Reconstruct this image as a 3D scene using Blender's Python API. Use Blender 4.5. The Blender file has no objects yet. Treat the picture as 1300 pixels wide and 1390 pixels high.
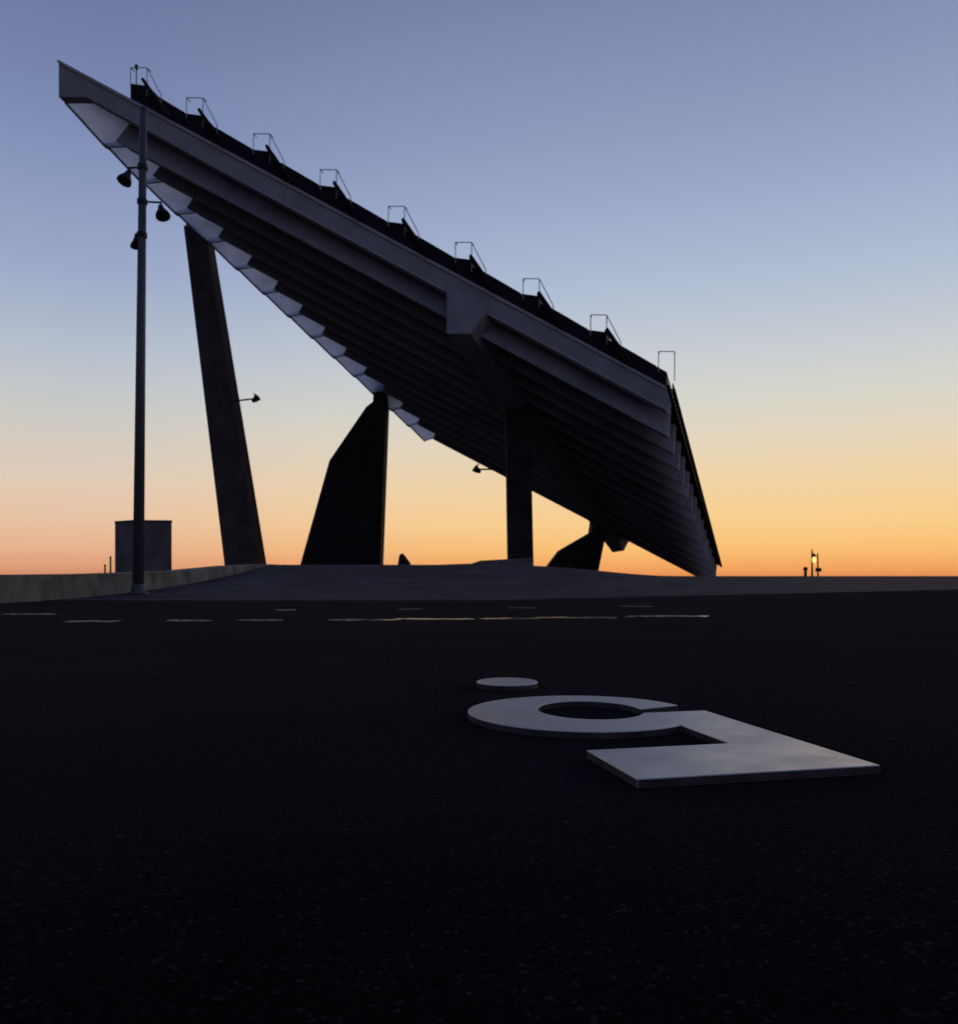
import bpy, math, random
from mathutils import Vector
random.seed(4)
scene = bpy.context.scene
col = scene.collection
F = 1150.0; H = 0.35; CX = 650.0; HY = 782.0

def at(x, y, Y):
    return Vector(((x-CX)/F*Y, Y, H+(HY-y)/F*Y))
def lin(r, g, b):
    def c(v):
        v /= 255.0
        return v/12.92 if v <= .04045 else ((v+.055)/1.055)**2.4
    return (c(r), c(g), c(b), 1)

# ---------------------------------------------------------------- materials
def mat(name, base, rough=.7, spec=.3, metal=0., var=.25, scale=3., detail=6, bump=0., bscale=40., dist=.01, transl=0.):
    m = bpy.data.materials.new(name); m.use_nodes = True
    nt = m.node_tree; b = nt.nodes['Principled BSDF']
    b.inputs['Roughness'].default_value = rough
    b.inputs['Specular IOR Level'].default_value = spec
    b.inputs['Metallic'].default_value = metal
    tc = nt.nodes.new('ShaderNodeTexCoord')
    n = nt.nodes.new('ShaderNodeTexNoise'); n.inputs['Scale'].default_value = scale; n.inputs['Detail'].default_value = detail
    nt.links.new(tc.outputs['Object'], n.inputs['Vector'])
    r = nt.nodes.new('ShaderNodeValToRGB')
    r.color_ramp.elements[0].position = .3; r.color_ramp.elements[1].position = .7
    r.color_ramp.elements[0].color = tuple(v*(1-var) for v in base[:3])+(1,)
    r.color_ramp.elements[1].color = tuple(min(1, v*(1+var)) for v in base[:3])+(1,)
    nt.links.new(n.outputs['Fac'], r.inputs['Fac'])
    nt.links.new(r.outputs['Color'], b.inputs['Base Color'])
    if bump:
        n2 = nt.nodes.new('ShaderNodeTexNoise'); n2.inputs['Scale'].default_value = bscale; n2.inputs['Detail'].default_value = 5
        nt.links.new(tc.outputs['Object'], n2.inputs['Vector'])
        bp = nt.nodes.new('ShaderNodeBump'); bp.inputs['Strength'].default_value = bump; bp.inputs['Distance'].default_value = dist
        nt.links.new(n2.outputs['Fac'], bp.inputs['Height']); nt.links.new(bp.outputs['Normal'], b.inputs['Normal'])
    if transl:
        t = nt.nodes.new('ShaderNodeBsdfTranslucent'); nt.links.new(r.outputs['Color'], t.inputs['Color'])
        mx = nt.nodes.new('ShaderNodeMixShader'); mx.inputs[0].default_value = transl
        out = nt.nodes['Material Output']
        nt.links.new(b.outputs[0], mx.inputs[1]); nt.links.new(t.outputs[0], mx.inputs[2]); nt.links.new(mx.outputs[0], out.inputs['Surface'])
    return m

M = {}
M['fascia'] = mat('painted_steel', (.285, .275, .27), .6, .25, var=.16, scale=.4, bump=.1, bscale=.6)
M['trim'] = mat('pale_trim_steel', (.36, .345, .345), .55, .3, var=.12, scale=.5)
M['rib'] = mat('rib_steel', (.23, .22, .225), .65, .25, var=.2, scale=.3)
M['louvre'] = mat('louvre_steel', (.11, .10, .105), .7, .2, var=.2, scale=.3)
M['frost'] = mat('frosted_cladding', (.72, .78, .88), .6, .3, var=.16, scale=.45, transl=.8)
M['dark'] = mat('dark_panel', (.010, .010, .012), .5, .1, var=.2)
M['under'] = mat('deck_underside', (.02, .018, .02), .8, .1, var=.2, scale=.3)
M['rail'] = mat('rail_steel', (.40, .39, .40), .5, .4, var=.1)
M['tread'] = mat('tread_steel', (.36, .36, .39), .5, .4, var=.1)
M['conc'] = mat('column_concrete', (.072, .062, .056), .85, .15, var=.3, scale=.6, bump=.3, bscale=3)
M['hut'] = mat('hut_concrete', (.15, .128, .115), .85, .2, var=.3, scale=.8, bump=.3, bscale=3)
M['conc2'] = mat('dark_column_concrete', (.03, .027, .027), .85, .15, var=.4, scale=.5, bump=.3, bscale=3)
M['wall'] = mat('wall_concrete', (.165, .152, .135), .85, .2, var=.5, scale=2.2, bump=.4, bscale=18)
M['plaza'] = mat('plaza_concrete', (.062, .054, .057), .9, .06, var=.4, scale=.7, bump=.3, bscale=25)
M['mast'] = mat('mast_paint', (.08, .08, .088), .5, .4, var=.1)
M['lamp'] = mat('lamp_black', (.015, .015, .017), .5, .3, var=.1)
M['plate'] = mat('plate_steel_glints', (.15, .11, .08), .28, .25, metal=.5, var=.98, scale=7)  # strong colour noise paints irregular warm glints onto the strips
M['plate2'] = mat('plate_steel_dim_glints', (.10, .07, .055), .45, .06, metal=.05, var=.98, scale=9)  # darker copy for left and farther strips, their weaker glints painted in
M['side'] = mat('numeral_side', (.06, .054, .048), .7, .15, var=.5, scale=14)

def metal_top():
    m = mat('worn_numeral_metal', (.40, .385, .37), .5, .4, metal=.8, var=.14, scale=6, detail=10, bump=.12, bscale=60, dist=.0008)
    nt = m.node_tree; b = nt.nodes['Principled BSDF']
    tc = nt.nodes.new('ShaderNodeTexCoord')
    v = nt.nodes.new('ShaderNodeTexNoise'); v.inputs['Scale'].default_value = 7; v.inputs['Detail'].default_value = 9; v.inputs['Roughness'].default_value = .75
    nt.links.new(tc.outputs['Object'], v.inputs['Vector'])
    mr = nt.nodes.new('ShaderNodeMapRange'); mr.inputs['From Min'].default_value = .3; mr.inputs['From Max'].default_value = .7
    mr.inputs['To Min'].default_value = .34; mr.inputs['To Max'].default_value = .52
    nt.links.new(v.outputs['Fac'], mr.inputs['Value']); nt.links.new(mr.outputs['Result'], b.inputs['Roughness'])
    return m
M['numeral'] = metal_top()

def asphalt():
    m = bpy.data.materials.new('asphalt'); m.use_nodes = True
    nt = m.node_tree; b = nt.nodes['Principled BSDF']; N = nt.nodes.new; L = nt.links.new
    tc = N('ShaderNodeTexCoord')
    big = N('ShaderNodeTexNoise'); big.inputs['Scale'].default_value = 1.1; big.inputs['Detail'].default_value = 5
    L(tc.outputs['Object'], big.inputs['Vector'])
    vo = N('ShaderNodeTexVoronoi'); vo.inputs['Scale'].default_value = 230
    L(tc.outputs['Object'], vo.inputs['Vector'])
    sep = N('ShaderNodeSeparateColor'); L(vo.outputs['Color'], sep.inputs['Color'])
    r = N('ShaderNodeValToRGB'); e = r.color_ramp.elements
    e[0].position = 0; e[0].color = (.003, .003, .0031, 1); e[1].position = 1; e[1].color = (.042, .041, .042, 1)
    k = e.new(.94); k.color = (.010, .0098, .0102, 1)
    L(sep.outputs['Red'], r.inputs['Fac'])
    mx = N('ShaderNodeMix'); mx.data_type = 'RGBA'; mx.blend_type = 'MULTIPLY'; mx.inputs[0].default_value = .8
    L(r.outputs['Color'], mx.inputs[6])
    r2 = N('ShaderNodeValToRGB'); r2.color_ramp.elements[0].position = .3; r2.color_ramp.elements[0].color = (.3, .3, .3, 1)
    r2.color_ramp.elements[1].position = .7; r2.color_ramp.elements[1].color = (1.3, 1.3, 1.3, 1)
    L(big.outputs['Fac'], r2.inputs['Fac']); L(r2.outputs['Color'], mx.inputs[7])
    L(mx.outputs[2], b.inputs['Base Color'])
    b.inputs['Roughness'].default_value = .8
    b.inputs['Specular IOR Level'].default_value = 0
    b.inputs['Sheen Weight'].default_value = .042
    b.inputs['Sheen Roughness'].default_value = .30
    b.inputs['Sheen Tint'].default_value = (.85, .86, 1, 1)
    bp = N('ShaderNodeBump'); bp.inputs['Strength'].default_value = .45; bp.inputs['Distance'].default_value = .0025
    L(vo.outputs['Distance'], bp.inputs['Height']); bp.invert = True
    L(bp.outputs['Normal'], b.inputs['Normal'])
    return m
M['asphalt'] = asphalt()

# ---------------------------------------------------------------- mesh builder
class MB:
    def __init__(s): s.v = []; s.f = []; s.mi = []
    def add(s, vs, fs, mi=0):
        o = len(s.v); s.v += [tuple(p) for p in vs]
        for f in fs: s.f.append(tuple(i+o for i in f)); s.mi.append(mi)
    def hexa(s, p, mi=0):   # 8 points: bottom loop 4, top loop 4
        s.add(p, [(0, 3, 2, 1), (4, 5, 6, 7), (0, 1, 5, 4), (1, 2, 6, 5), (2, 3, 7, 6), (3, 0, 4, 7)], mi)
    def box(s, x0, x1, y0, y1, z0, z1, mi=0):
        s.hexa([(x0, y0, z0), (x1, y0, z0), (x1, y1, z0), (x0, y1, z0), (x0, y0, z1), (x1, y0, z1), (x1, y1, z1), (x0, y1, z1)], mi)
    def prism(s, a, b, mi=0):
        n = len(a)
        s.add(list(a)+list(b), [tuple(range(n-1, -1, -1)), tuple(range(n, 2*n))]+[(i, (i+1) % n, n+(i+1) % n, n+i) for i in range(n)], mi)
    def tube(s, a, b, r0, r1=None, n=10, mi=0):
        a = Vector(a); b = Vector(b); r1 = r0 if r1 is None else r1
        d = (b-a).normalized(); u = d.orthogonal().normalized(); w = d.cross(u)
        ra = [a+(u*math.cos(2*math.pi*i/n)+w*math.sin(2*math.pi*i/n))*r0 for i in range(n)]
        rb = [b+(u*math.cos(2*math.pi*i/n)+w*math.sin(2*math.pi*i/n))*r1 for i in range(n)]
        s.prism(ra, rb, mi)
    def lathe(s, o, axis, prof, n=20, mi=0):
        o = Vector(o); d = Vector(axis).normalized(); u = d.orthogonal().normalized(); w = d.cross(u)
        vs = []; fs = []
        for (z, r) in prof:
            for i in range(n):
                a = 2*math.pi*i/n
                vs.append(o+d*z+(u*math.cos(a)+w*math.sin(a))*r)
        for k in range(len(prof)-1):
            for i in range(n):
                fs.append((k*n+i, k*n+(i+1) % n, (k+1)*n+(i+1) % n, (k+1)*n+i))
        fs.append(tuple(range(n-1, -1, -1))); fs.append(tuple((len(prof)-1)*n+i for i in range(n)))
        s.add(vs, fs, mi)
    def build(s, name, m, parent=None, origin=None, smooth=False):
        me = bpy.data.meshes.new(name)
        o0 = Vector(origin) if origin is not None else Vector((0, 0, 0))
        me.from_pydata([tuple(Vector(p)-o0) for p in s.v], [], s.f); me.update()
        for x in (m if isinstance(m, (list, tuple)) else [m]): me.materials.append(x)
        for p, i in zip(me.polygons, s.mi): p.material_index = i
        if smooth:
            for p in me.polygons: p.use_smooth = len(p.vertices) == 4
        import bmesh
        bm = bmesh.new(); bm.from_mesh(me); bmesh.ops.recalc_face_normals(bm, faces=bm.faces); bm.to_mesh(me); bm.free()
        o = bpy.data.objects.new(name, me); col.objects.link(o); o.location = o0
        if parent is not None:
            o.parent = parent
            o.matrix_parent_inverse = parent.matrix_basis.inverted()
        return o
def tag(o, label=None, cat=None, group=None, kind=None):
    if label: o['label'] = label
    if cat: o['category'] = cat
    if group: o['group'] = group
    if kind: o['kind'] = kind
    return o
def empty(name, loc, label, cat, group=None):
    o = bpy.data.objects.new(name, None); col.objects.link(o); o.location = loc
    return tag(o, label, cat, group)

# ---------------------------------------------------------------- world
w = bpy.data.worlds.new('World'); scene.world = w; w.use_nodes = True
nt = w.node_tree; nt.nodes.clear(); N = nt.nodes.new; L = nt.links.new
tc = N('ShaderNodeTexCoord'); sp = N('ShaderNodeSeparateXYZ'); L(tc.outputs['Generated'], sp.inputs[0])
def ramp(stops):
    r = N('ShaderNodeValToRGB'); e = r.color_ramp.elements
    e[0].position = stops[0][0]; e[0].color = lin(*stops[0][1]); e[1].position = stops[-1][0]; e[1].color = lin(*stops[-1][1])
    for p, c in stops[1:-1]:
        k = e.new(p); k.color = lin(*c)
    L(sp.outputs['Z'], r.inputs['Fac']); return r
R = ramp([(0, (230, 144, 86)), (.01, (243, 166, 96)), (.03, (250, 191, 114)), (.06, (249, 206, 140)), (.1, (243, 211, 161)), (.15, (230, 214, 187)), (.19, (217, 214, 201)), (.238, (202, 207, 209)),
          (.315, (178, 190, 211)), (.386, (160, 174, 203)), (.451, (144, 158, 192)), (.56, (121, 135, 172)), (.75, (78, 91, 132)), (1, (46, 56, 98))])
Lr = ramp([(0, (207, 139, 106)), (.01, (220, 157, 120)), (.03, (231, 178, 142)), (.06, (232, 194, 163)), (.1, (225, 202, 181)), (.15, (209, 203, 193)), (.19, (197, 200, 201)), (.238, (181, 190, 205)),
           (.315, (155, 169, 200)), (.386, (138, 153, 190)), (.451, (122, 137, 177)), (.56, (102, 115, 154)), (.75, (66, 80, 120)), (1, (46, 56, 98))])
B = ramp([(0, (92, 88, 104)), (.1, (112, 109, 130)), (.3, (108, 116, 150)), (.6, (80, 92, 138)), (1, (46, 56, 98))])
cb = N('ShaderNodeCombineXYZ'); L(sp.outputs['X'], cb.inputs[0]); L(sp.outputs['Y'], cb.inputs[1])
nm = N('ShaderNodeVectorMath'); nm.operation = 'NORMALIZE'; L(cb.outputs[0], nm.inputs[0])
AZ = math.radians(26)
dt = N('ShaderNodeVectorMath'); dt.operation = 'DOT_PRODUCT'; L(nm.outputs[0], dt.inputs[0]); dt.inputs[1].default_value = (math.sin(AZ), math.cos(AZ), 0)
def mrange(a, b):
    m = N('ShaderNodeMapRange'); m.interpolation_type = 'SMOOTHSTEP'
    m.inputs['From Min'].default_value = a; m.inputs['From Max'].default_value = b
    L(dt.outputs['Value'], m.inputs['Value']); return m
m1 = mrange(.6, 1.0); m2 = mrange(-.4, .6)
x1 = N('ShaderNodeMix'); x1.data_type = 'RGBA'; L(m1.outputs[0], x1.inputs[0]); L(Lr.outputs[0], x1.inputs[6]); L(R.outputs[0], x1.inputs[7])
x2 = N('ShaderNodeMix'); x2.data_type = 'RGBA'; L(m2.outputs[0], x2.inputs[0]); L(B.outputs[0], x2.inputs[6]); L(x1.outputs[2], x2.inputs[7])
bg = N('ShaderNodeBackground'); bg.inputs['Strength'].default_value = 1; L(x2.outputs[2], bg.inputs['Color'])
wo = N('ShaderNodeOutputWorld'); L(bg.outputs[0], wo.inputs[0])
sl = bpy.data.lights.new('sun', 'SUN'); sl.energy = .06; sl.angle = math.radians(12); sl.color = (1, .55, .28)
so = bpy.data.objects.new('sun', sl); col.objects.link(so)
so.rotation_euler = Vector((-math.sin(AZ)*math.cos(.05), -math.cos(AZ)*math.cos(.05), -math.sin(.05))).to_track_quat('-Z', 'Y').to_euler()

# ---------------------------------------------------------------- ground
g = MB()
xs = [-4000, -400, -60, -20, -6, 0, 6, 20, 60, 400, 4000]; ys = [-60, -5, 0, 3, 6, 12, 30, 100, 400, 5000]
g.add([(x, y, 0) for y in ys for x in xs], [(j*len(xs)+i, j*len(xs)+i+1, (j+1)*len(xs)+i+1, (j+1)*len(xs)+i) for j in range(len(ys)-1) for i in range(len(xs)-1)])
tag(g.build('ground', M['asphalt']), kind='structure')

def sm(t): t = max(0, min(1, t)); return t*t*(3-2*t)
def hX(X): return .68-.335*sm((X-1.0)/6.2)
def Y0(X): return 12+.8*max(0, X)*(1 if X < 40 else 40/X)
def zP(X, Y):
    r = max(0, min(1, (Y-Y0(X))/13)); return .004+hX(X)*r**1.7
pxs = [-6.2+.4*i for i in range(60)]+[20, 25, 32, 42, 60, 90, 140, 220, 320]
offs = [0, .5, 1, 1.7, 2.5, 3.3, 4.2, 5, 6, 7, 8, 9, 10, 11, 11.8, 12.5, 13, 14, 16, 20, 28, 40, 60, 100, 160, 260, 400]
p = MB(); n = len(pxs)
p.add([(x, Y0(x)+o, zP(x, Y0(x)+o)) for o in offs for x in pxs], [(j*n+i, j*n+i+1, (j+1)*n+i+1, (j+1)*n+i) for j in range(len(offs)-1) for i in range(n-1)])
tag(p.build('plaza', M['plaza'], smooth=True), kind='structure')

# low concrete parapet on the left of the plaza ramp
wl = MB()
prof = [(8.0, .36), (10.6, .36), (14, .385), (18, .46), (21.8, .615), (25, .70), (62, .71)]
for (ya, za), (yb, zb) in zip(prof[:-1], prof[1:]):
    nn = max(1, int((yb-ya)/1.5)) if yb < 26 else 8
    for k in range(nn):
        y0 = ya+(yb-ya)*k/nn; y1 = ya+(yb-ya)*(k+1)/nn-.012
        z0 = za+(zb-za)*k/nn; z1 = za+(zb-za)*(k+1)/nn
        wl.hexa([(-6.75, y0, -.05), (-6.15, y0, -.05), (-6.15, y1, -.05), (-6.75, y1, -.05), (-6.75, y0, z0), (-6.15, y0, z0), (-6.15, y1, z1), (-6.75, y1, z1)])
tag(wl.build('parapet_wall', M['wall'], origin=(-6.45, 8, 0)), 'long low pale concrete parapet running from the left edge to the leaning column', 'wall')

# low wall at third column
lw = MB()
ww = [at(583, 785, 76), at(724, 785, 76), at(724, 757, 76), at(652, 761, 76), at(640, 765, 76), at(583, 767, 76)]
lw.prism(ww, [v+Vector((0, 1.5, 0)) for v in ww])
tag(lw.build('plinth_wall', M['wall'], origin=at(650, 785, 76)), 'low stepped concrete wall in front of the foot of the straight square column', 'wall')

# ---------------------------------------------------------------- pergola
A = at(83, 85, 77); C = at(905, 527, 78); Bp = at(578, 562, 127)
nrm = (Bp-A).cross(C-A); ray = Vector(((974-CX)/F, 1, (HY-768)/F)); org = Vector((0, 0, H))
tD = nrm.dot(A-org)/nrm.dot(ray); D = org+ray*tD
def P(s, t, wv=0):
    q = (A*(1-s)+C*s)*(1-t)+(Bp*(1-s)+D*s)*t
    return q+Vector((0, 0, wv))
def S(x): return (x-83)/822.0
per = empty('solar_pergola', (10, 95, .3), 'huge tilted solar canopy with ribbed underside raised on concrete columns', 'solar canopy')
f = MB()
poly = [(0, 0), (1.0, 0), (1.006, -1.2), (1.0, -2.25), (.3, -2.15), (.045, -1.95), (0, -3.3)]
f.prism([P(s, -.004, v) for s, v in poly], [P(s, .008, v) for s, v in poly])
fo = f.build('fascia', M['fascia'], per)
for (w0, w1, tt, sa_, sb_) in ((-.30, -.02, -.0075, .001, .999), (-2.18, -1.98, -.0065, .31, .998)):
    b = MB(); b.hexa([P(sa_, tt, w0), P(sb_, tt, w0), P(sb_, -.0042, w0), P(sa_, -.0042, w0), P(sa_, tt, w1), P(sb_, tt, w1), P(sb_, -.0042, w1), P(sa_, -.0042, w1)])
    b.build('trim', M['trim'], fo)
SB = .078
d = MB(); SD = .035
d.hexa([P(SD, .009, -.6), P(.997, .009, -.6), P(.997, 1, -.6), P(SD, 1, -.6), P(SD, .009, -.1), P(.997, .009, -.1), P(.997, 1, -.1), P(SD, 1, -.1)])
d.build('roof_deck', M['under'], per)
NR = 14; pt = .985/NR
def wb(t): return -4.1+1.0*max(0, 1-t/.11)
for k in range(NR):
    t0 = .012+k*pt
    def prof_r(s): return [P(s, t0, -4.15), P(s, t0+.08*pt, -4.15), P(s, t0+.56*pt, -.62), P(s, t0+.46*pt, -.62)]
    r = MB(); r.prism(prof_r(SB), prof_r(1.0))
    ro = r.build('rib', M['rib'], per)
    # frosted panel closing the high left edge between this rib and the next; each laps over the next one
    e = MB(); ta = t0-.006 if k else .0085; tb = t0+pt-.003
    ua = wb(ta)+(.16 if k else 0); ub = wb(tb)-.05
    e.add([P(.002 if k else 0, ta, ua), P(SB+.008, ta, -.66), P(SB+.008, tb, -1.2), P(0, tb, ub)], [(0, 1, 2, 3)], 0)
    e.hexa([P(-.0005, tb, ub-.05), P(-.0005, tb+.0015, ub-.05), P(SB+.007, tb+.0015, -1.25), P(SB+.007, tb, -1.25),
            P(-.0005, tb, ub+.05), P(-.0005, tb+.0015, ub+.05), P(SB+.007, tb+.0015, -1.15), P(SB+.007, tb, -1.15)], 1)
    e.hexa([P(-.003, ta, ua-.16), P(.003, ta, ua-.16), P(.003, tb, ub-.16), P(-.003, tb, ub-.16),
            P(-.003, ta, ua-.002), P(.003, ta, ua-.002), P(.003, tb, ub-.002), P(-.003, tb, ub-.002)], 2)
    e.build('edge_panel', [M['frost'], M['louvre'], M['fascia']], per)
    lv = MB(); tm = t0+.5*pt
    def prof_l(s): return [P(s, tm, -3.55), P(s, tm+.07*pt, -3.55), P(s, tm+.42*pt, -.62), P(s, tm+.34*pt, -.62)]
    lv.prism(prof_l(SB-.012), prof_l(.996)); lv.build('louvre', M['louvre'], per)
gd = MB()
pg = [(S(608), -1.6), (S(608), -6.05), (S(640), -4.9), (S(664), -1.75)]
gd.prism([P(s, -.012, v) for s, v in pg], [P(s, 1.01, v) for s, v in pg])
gd.build('girder', M['fascia'], per)
railx = [190, 265, 355, 445, 537, 628, 720, 812, 905]
for i in range(8):
    s0 = S(railx[i]+11); s1 = S(railx[i+1]-14.5)
    b = MB(); pp = [(s0, .05), (s1, .05), (s1, 1.5), (s0+.02, 1.65), (s0, 1.5)]
    b.prism([P(s, -.002, v) for s, v in pp], [P(s, .995, v) for s, v in pp])
    b.build('solar_panel_row', M['dark'], per)
for i in range(9):
    a0 = S(railx[i]-14); a1 = S(railx[i]+10.5) if i < 8 else 1.0
    b = MB(); pp = [(a0, .05), (a1, .05), (a1, 2.2 if i < 8 else 1.5), (a0, 1.52)]
    b.prism([P(s, .0, v) for s, v in pp], [P(s, .995, v) for s, v in pp])
    b.build('walkway', M['dark'], per)
for i, x in enumerate(railx):
    r = MB(); sa = S(x-11); sb = S(x+11); rr = .042
    zt = P(sa, 0, 2.95).z
    def q(s, t, z=None, wv=0):
        v = P(s, t, wv)
        if z is not None: v.z = z
        return v
    t = -.004
    r.tube(q(sa, t, wv=1.0), q(sa, t, zt), rr, n=6); r.tube(q(sb, t, wv=1.0), q(sb, t, zt), rr, n=6)
    r.tube(q(sa, t, zt), q(sb, t, zt), rr, n=6)
    if i < 8: r.tube(q(sb, t, zt), P(S(x+30), t, 1.9), rr, n=6); r.tube(P(S(x+30), t, 1.9), P(S(x+30), t, .8), rr, n=6)
    # hand rails running back along the walkway
    for s in (sa, sb):
        r.tube(q(s, t, zt), q(s, .004, zt-.12), rr, n=6)
    r.build('guard_rail', M['rail'], per)
    if i < 8:
        st = MB(); a = P(S(x+11), -.01, 2.15); bb = P(S(x+45), -.01, .1)
        for k in range(10):
            c = a.lerp(bb, (k+.3)/10)
            st.box(c.x-.16, c.x+.16, c.y-.30, c.y+.1, c.z-.05, c.z+.06, 1)
        for dy in (-.36, .16):
            o1 = Vector((0, dy, 0)); st.tube(a+o1, bb+o1, .15, n=6)
        st.build('stair', [M['dark'], M['tread']], per)
es = MB()
for k in range(60):
    t = (k+.5)/60; c = P(1.006, t, .25)
    es.box(c.x-.22, c.x+.22, c.y-.14, c.y+.14, c.z-.05, c.z+.07, 1)
for s in (1.0015, 1.011):
    es.tube(P(s, 0, .2), P(s, 1.0, .2), .2, n=6)
for k in range(29): es.tube(P(1.010, k/28, .2), P(1.010, k/28, .75), .06, n=6)
es.tube(P(1.010, 0, .7), P(1.010, 1.0, .7), .06, n=6)
es.build('edge_stair', [M['dark'], M['tread']], per)
bc = MB(); c = P(S(184), 0, 3.1); bc.tube(P(S(184), 0, 1.4), c, .05, n=8); bc.lathe(c, (0, 0, 1), [(0, .1), (.1, .16), (.35, .16), (.45, .06)], 10)
bc.build('beacon', M['lamp'], per, smooth=True)

def column(pts, Y, dp, label, m=None):
    c = MB(); a = [at(x, y, Y) for x, y in pts]; c.prism(a, [v+Vector((0, dp, 0)) for v in a])
    return tag(c.build('support_column', m or M['conc'], per), label)
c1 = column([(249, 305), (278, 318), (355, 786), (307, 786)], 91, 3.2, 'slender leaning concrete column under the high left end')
cp = MB(); a = [at(252, 285, 92), at(278, 300, 92), at(282, 322, 92), at(252, 318, 92)]; cp.prism(a, [v+Vector((0, 1.6, 0)) for v in a]); cp.build('cap', M['rib'], c1)
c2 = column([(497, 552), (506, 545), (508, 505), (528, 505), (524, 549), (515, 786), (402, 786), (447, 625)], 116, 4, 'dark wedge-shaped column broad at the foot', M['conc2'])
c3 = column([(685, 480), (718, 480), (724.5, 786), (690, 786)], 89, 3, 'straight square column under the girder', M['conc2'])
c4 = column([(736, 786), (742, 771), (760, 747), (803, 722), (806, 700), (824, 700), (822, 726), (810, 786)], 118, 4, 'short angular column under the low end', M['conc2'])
def bracket(parent, x0, x1, y0, y1, Y):
    b = MB(); a = at(x0, y0, Y); e = at(x1, y1, Y)
    b.tube(a, e, .09, n=8); dr = (e-a).normalized()
    b.lathe(e-Vector((0, 0, .1)), Vector((dr.x*.8, -.3, .55)), [(-.4, .08), (-.3, .2), (.1, .3), (.4, .42), (.42, .34)], 14)
    b.tube(e+Vector((dr.x*.2, 0, -.4)), e+Vector((dr.x*-.1, 0, .6)), .06, n=6)
    b.build('bracket_floodlight', M['lamp'], parent, smooth=True)
bracket(c1, 312, 346, 545, 541, 90.5)
bracket(c3, 692, 648, 637, 637, 88.7)

# ---------------------------------------------------------------- mast
mb_ = at(187.5, 810, 14.4); mb_.z = zP(mb_.x, 14.4); mt = at(194.5, 149, 14.4)
mast = empty('floodlight_mast', mb_, 'tall slim grey mast carrying three black spotlights beside the low parapet', 'lamp post')
t_ = MB(); t_.tube(mb_, mt, .095, .058, 20); t_.lathe(mt, (0, 0, 1), [(0, .062), (.03, .062), (.05, .03)], 16)
t_.build('pole', M['mast'], mast, smooth=True)
t_ = MB(); t_.lathe(mb_, (0, 0, 1), [(0, .18), (.025, .18), (.03, .125), (.16, .105), (.17, .098)], 20); t_.build('base_plate', M['mast'], mast, smooth=True)
def spot(px, py, dx, axis, sz):
    c = at(px, py, 14.4); pole_x = mb_.lerp(mt, (810-py)/661.0)
    b = MB(); ax = Vector(axis).normalized()
    b.lathe(c, ax, [(-.20, .03), (-.19, .055), (-.10, .075), (-.04, .10), (.05, .15), (.12, .165), (.125, .15), (.09, .12)], 24)
    b.v = [tuple(c+(Vector(v)-c)*sz) for v in b.v]
    head = b.build('spotlight', M['lamp'], mast, smooth=True)
    a = MB(); up = c-ax*.12*sz+Vector((0, 0, .10))
    a.tube(c-ax*.1*sz, up, .018, n=8); a.tube(up, Vector((pole_x.x, 14.4, up.z)), .018, n=8)
    a.lathe(Vector((pole_x.x, 14.4, up.z-.04)), (0, 0, 1), [(0, .085), (.08, .085)], 16)
    a.build('arm', M['lamp'], head)
spot(171, 241, -1, (-.25, -.35, -.9), .75)
spot(220, 288, 1, (.3, -.3, -.9), .75)
spot(184, 330, -1, (-.3, .75, -.6), .55)

# ---------------------------------------------------------------- left: hut and posts
hut = empty('utility_hut', Vector((-22, 55, 0)), 'plain square concrete hut with flat roof left of the leaning column', 'hut')
hb = MB(); Yh = 55
fl = at(156, 706, Yh+1.2); fm = at(181, 706, Yh); fr = at(233, 708, Yh+.3); bk = Vector((fr.x-1.9, Yh+4, 0)); bl = Vector((fl.x, Yh+4.5, 0))
ring = [Vector((fl.x, fl.y, 0)), Vector((fm.x, fm.y, 0)), Vector((fr.x, fr.y, 0)), bk, bl]
topz = fm.z-.12
hb.prism([Vector((v.x, v.y, -.05)) for v in ring], [Vector((v.x, v.y, topz)) for v in ring]); hb.build('wall', M['hut'], hut)
cen = sum(ring, Vector())/5
hr = MB(); rr = [cen+(v-cen)*1.02 for v in ring]; hr.prism([Vector((v.x, v.y, topz+.002)) for v in rr], [Vector((v.x, v.y, topz+.13)) for v in rr]); hr.build('roof', M['conc'], hut)
for (x, yt, lb) in ((142.5, 768, 'shorter thin dark post left of the concrete hut'), (150, 757, 'taller thin dark post against the left wall of the hut')):
    q_ = MB(); b0 = at(x, 786, 60); b0.z = 0; q_.tube(b0, at(x, yt, 60), .07, .06, 10); q_.lathe(at(x, yt, 60), (0, 0, 1), [(0, .085), (.05, .085), (.09, .04)], 10)
    tag(q_.build('marker_post', M['lamp'], origin=b0), lb, 'post')
# small wedge object on plaza
k_ = MB(); Yk = 40
a = [at(540, 775, Yk), at(540, 764, Yk), at(542, 753, Yk), at(546, 751, Yk), at(556, 764, Yk), at(557, 775, Yk)]
k_.prism(a, [v+Vector((0, .5, 0)) for v in a])
tag(k_.build('wedge_block', M['lamp'], origin=at(548, 775, Yk)), 'small dark wedge-shaped block on the plaza crest between wedge column and square column', 'block')

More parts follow.
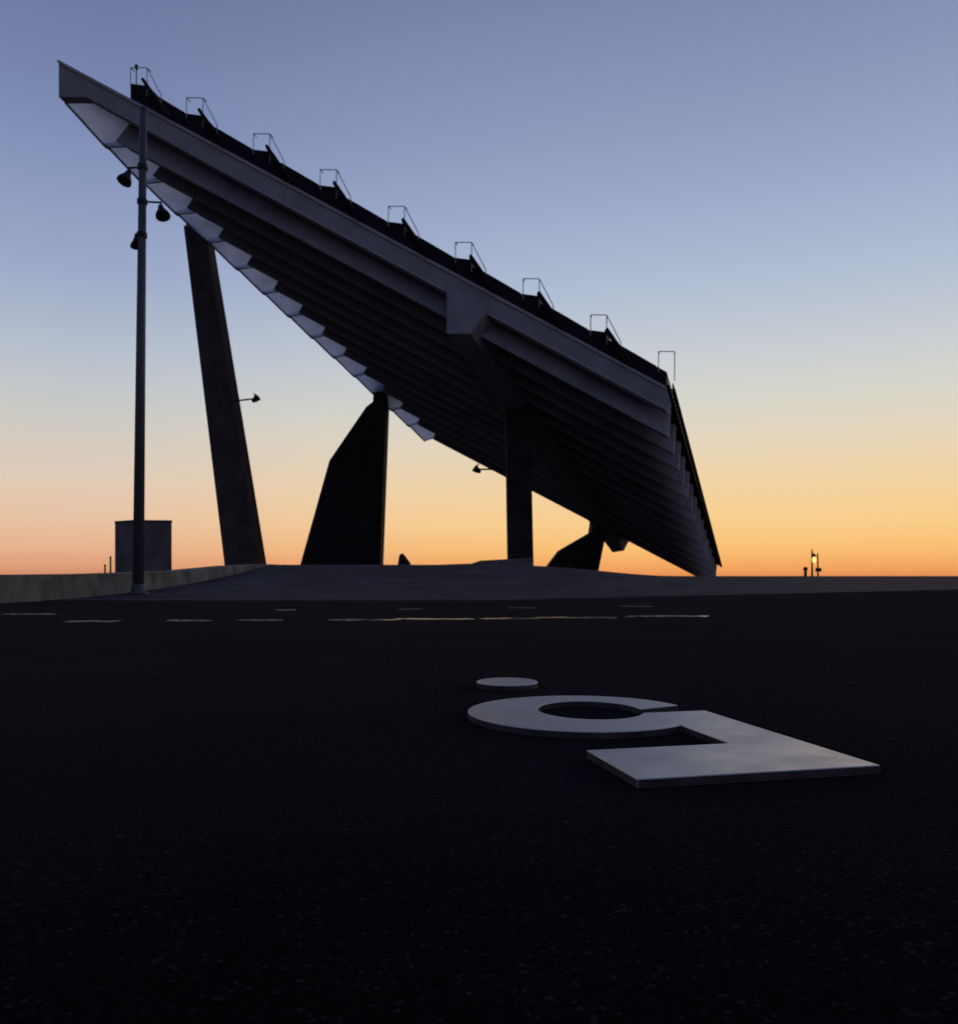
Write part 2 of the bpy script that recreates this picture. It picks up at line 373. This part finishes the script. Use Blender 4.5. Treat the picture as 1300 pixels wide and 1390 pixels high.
# ---------------------------------------------------------------- right horizon lamps
glow = bpy.data.materials.new('lit_lamp'); glow.use_nodes = True
b = glow.node_tree.nodes['Principled BSDF']; b.inputs['Base Color'].default_value = (1, .7, .3, 1); b.inputs['Emission Color'].default_value = (1, .62, .2, 1); b.inputs['Emission Strength'].default_value = 1.6
Yl = 120
base = at(1102, 782, Yl); base.z = .33
la = empty('street_lamp', base, 'distant street lamp with small glowing orange light on the right horizon', 'street lamp')
q_ = MB(); q_.tube(base, at(1102, 746, Yl), .14, .09, 10); q_.tube(at(1102, 752, Yl), at(1106, 752, Yl), .07, n=8); q_.build('pole', M['lamp'], la)
q_ = MB(); q_.lathe(at(1104.5, 764, Yl), (0, 0, 1), [(0, .1), (.1, .26), (.4, .34), (.7, .26), (.8, .1)], 14); q_.build('lamp_globe', glow, la, smooth=True)
q_ = MB(); q_.lathe(at(1104.5, 755.5, Yl), (0, 0, 1), [(0, .4), (.12, .38), (.3, .1)], 14); q_.tube(at(1104.5, 755.5, Yl), at(1104.5, 752, Yl), .05, n=6); q_.build('lamp_cap', M['lamp'], la, smooth=True)
base2 = at(1110, 782, Yl+3); base2.z = .33
sg = empty('sign_post', base2, 'distant dark post with short cross arm right of the glowing lamp', 'post')
q_ = MB(); q_.tube(base2, at(1109.5, 751, Yl+3), .12, .09, 10); q_.build('pole', M['lamp'], sg)
q_ = MB(); v0 = at(1106, 776, Yl+3); v1 = at(1114, 771, Yl+3); q_.box(v0.x, v1.x, v0.y-.2, v0.y-.13, v0.z, v1.z); q_.build('panel', M['lamp'], sg)
base3 = at(1093, 782, Yl+5); base3.z = .33
q_ = MB(); q_.tube(base3, at(1093, 774, Yl+5), .22, .2, 10); q_.lathe(at(1093, 774, Yl+5), (0, 0, 1), [(0, .3), (.3, .34), (.5, .1)], 12)
tag(q_.build('bollard', M['lamp'], origin=base3), 'short dark bollard left of the glowing lamp on the horizon', 'bollard')

# ---------------------------------------------------------------- plates in the asphalt
def plate(x0, x1, y0, y1, label, skew=0):
    Yn = H*F/(y1-HY); Yf = H*F/(y0-HY)
    X0 = (x0-CX)/F*Yn; X1 = (x1-CX)/F*Yn
    q_ = MB(); k = skew; ns = 11; dy = (Yf-Yn)
    lo = [Vector((X0+(X1-X0)*i/ns, Yn+dy*random.uniform(-.12, .38), 0)) for i in range(ns+1)]
    lo += [Vector((X1+k-(X1-X0)*i/ns, Yf-dy*random.uniform(-.12, .38), 0)) for i in range(ns+1)]
    hi = [v+Vector((0, 0, .004)) for v in lo]
    q_.prism(lo, hi)
    tag(q_.build('metal_plate', M['plate'] if (x0 > 430 and y0 > 834) else M['plate2'], origin=((X0+X1)/2, (Yn+Yf)/2, 0)), label, 'metal plate', 'metal plates lying in rows on the asphalt')
rows = [(84, 150, 842.8, 845, 'leftmost metal strip in the nearer row'),
        (222, 286, 842, 844, 'second metal strip from the left in the nearer row'),
        (318, 380, 841.5, 843.3, 'third metal strip from the left in the nearer row'),
        (440, 532, 841.2, 843.2, 'fourth metal strip from the left in the nearer row'),
        (536, 644, 840, 841.5, 'fifth metal strip from the left in the nearer row'),
        (648, 724, 839, 841, 'third metal strip from the right in the nearer row'),
        (728, 842, 838, 840, 'second metal strip from the right in the nearer row'),
        (846, 958, 836, 838, 'rightmost metal strip in the nearer row'),
        (0, 70, 833.5, 834.8, 'leftmost metal strip in the farther row'),
        (372, 400, 827.8, 829, 'metal strip in the farther row in front of the leaning column'),
        (535, 562, 826.8, 828, 'metal strip in the farther row in front of the wedge column'),
        (690, 728, 824.8, 826, 'metal strip in the farther row in front of the square column'),
        (840, 886, 822.8, 824, 'rightmost metal strip in the farther row')]
for r_ in rows: plate(*r_, skew=random.uniform(-.05, .1))

# ---------------------------------------------------------------- numeral five and dot
TH = .017; KS = (H-TH)/.328
def arc(cx, cy, rx, ry, a0, a1, n):
    return [(cx+rx*math.cos(math.radians(a0+(a1-a0)*i/n)), cy+ry*math.sin(math.radians(a0+(a1-a0)*i/n))) for i in range(n+1)]
o5 = Vector((.2555, 1.367, 0)); rot = math.radians(13)
ptsl = [(0, 0), (.452, 0), (.446, .618)]
ptsl += arc(.176, .69, .126, .142, -31, -368, 60)
ptsl += arc(.147, .685, .273, .257, 5, 180, 44)
ptsl += arc(.147, .685, .273, .288, 180, 303, 32)[1:]
ptsl += [(.296, .235), (0, .235)]
def loc2(x, y): return Vector((o5.x+x*math.cos(rot)-y*math.sin(rot), o5.y+x*math.sin(rot)+y*math.cos(rot), 0))*KS
def slab(pts, name, label, cat):
    q_ = MB(); n = len(pts)
    lo = [v+Vector((0, 0, .001)) for v in pts]; hi = [v+Vector((0, 0, TH)) for v in pts]
    q_.add(lo+hi, [tuple(range(n, 2*n))], 0); q_.add(lo+hi, [tuple(range(n-1, -1, -1))]+[(i, (i+1) % n, n+(i+1) % n, n+i) for i in range(n)], 1)
    import bmesh
    o = q_.build(name, [M['numeral'], M['side']], origin=sum(pts, Vector())/n)
    bm = bmesh.new(); bm.from_mesh(o.data); bmesh.ops.remove_doubles(bm, verts=bm.verts, dist=1e-6); bmesh.ops.recalc_face_normals(bm, faces=bm.faces); bm.to_mesh(o.data); bm.free()
    md = o.modifiers.new('bevel', 'BEVEL'); md.width = .0016; md.segments = 2; md.limit_method = 'ANGLE'; md.angle_limit = math.radians(50); md.material = 0
    return tag(o, label, cat)
slab([loc2(x, y) for x, y in ptsl], 'metal_numeral', 'large flat grey metal numeral five lying on the dark asphalt in front', 'numeral')
slab([Vector((.087+.095*math.cos(2*math.pi*i/64), 2.635+.105*math.sin(2*math.pi*i/64), 0))*KS for i in range(64)], 'metal_dot', 'round flat grey metal dot lying on the asphalt just beyond the numeral', 'disc')

# ---------------------------------------------------------------- camera
cam = bpy.data.cameras.new('camera'); co = bpy.data.objects.new('camera', cam); col.objects.link(co)
co.location = (0, 0, H); co.rotation_euler = (math.radians(90), 0, 0)
cam.sensor_fit = 'HORIZONTAL'; cam.sensor_width = 36; cam.lens = F/1300*36; cam.shift_y = (HY-695)/1300
cam.clip_start = .05; cam.clip_end = 8000
cam.dof.use_dof = True; cam.dof.focus_distance = 1.9; cam.dof.aperture_fstop = 9
scene.camera = co
scene.view_settings.view_transform = 'Standard'; scene.view_settings.look = 'None'; scene.view_settings.exposure = 0
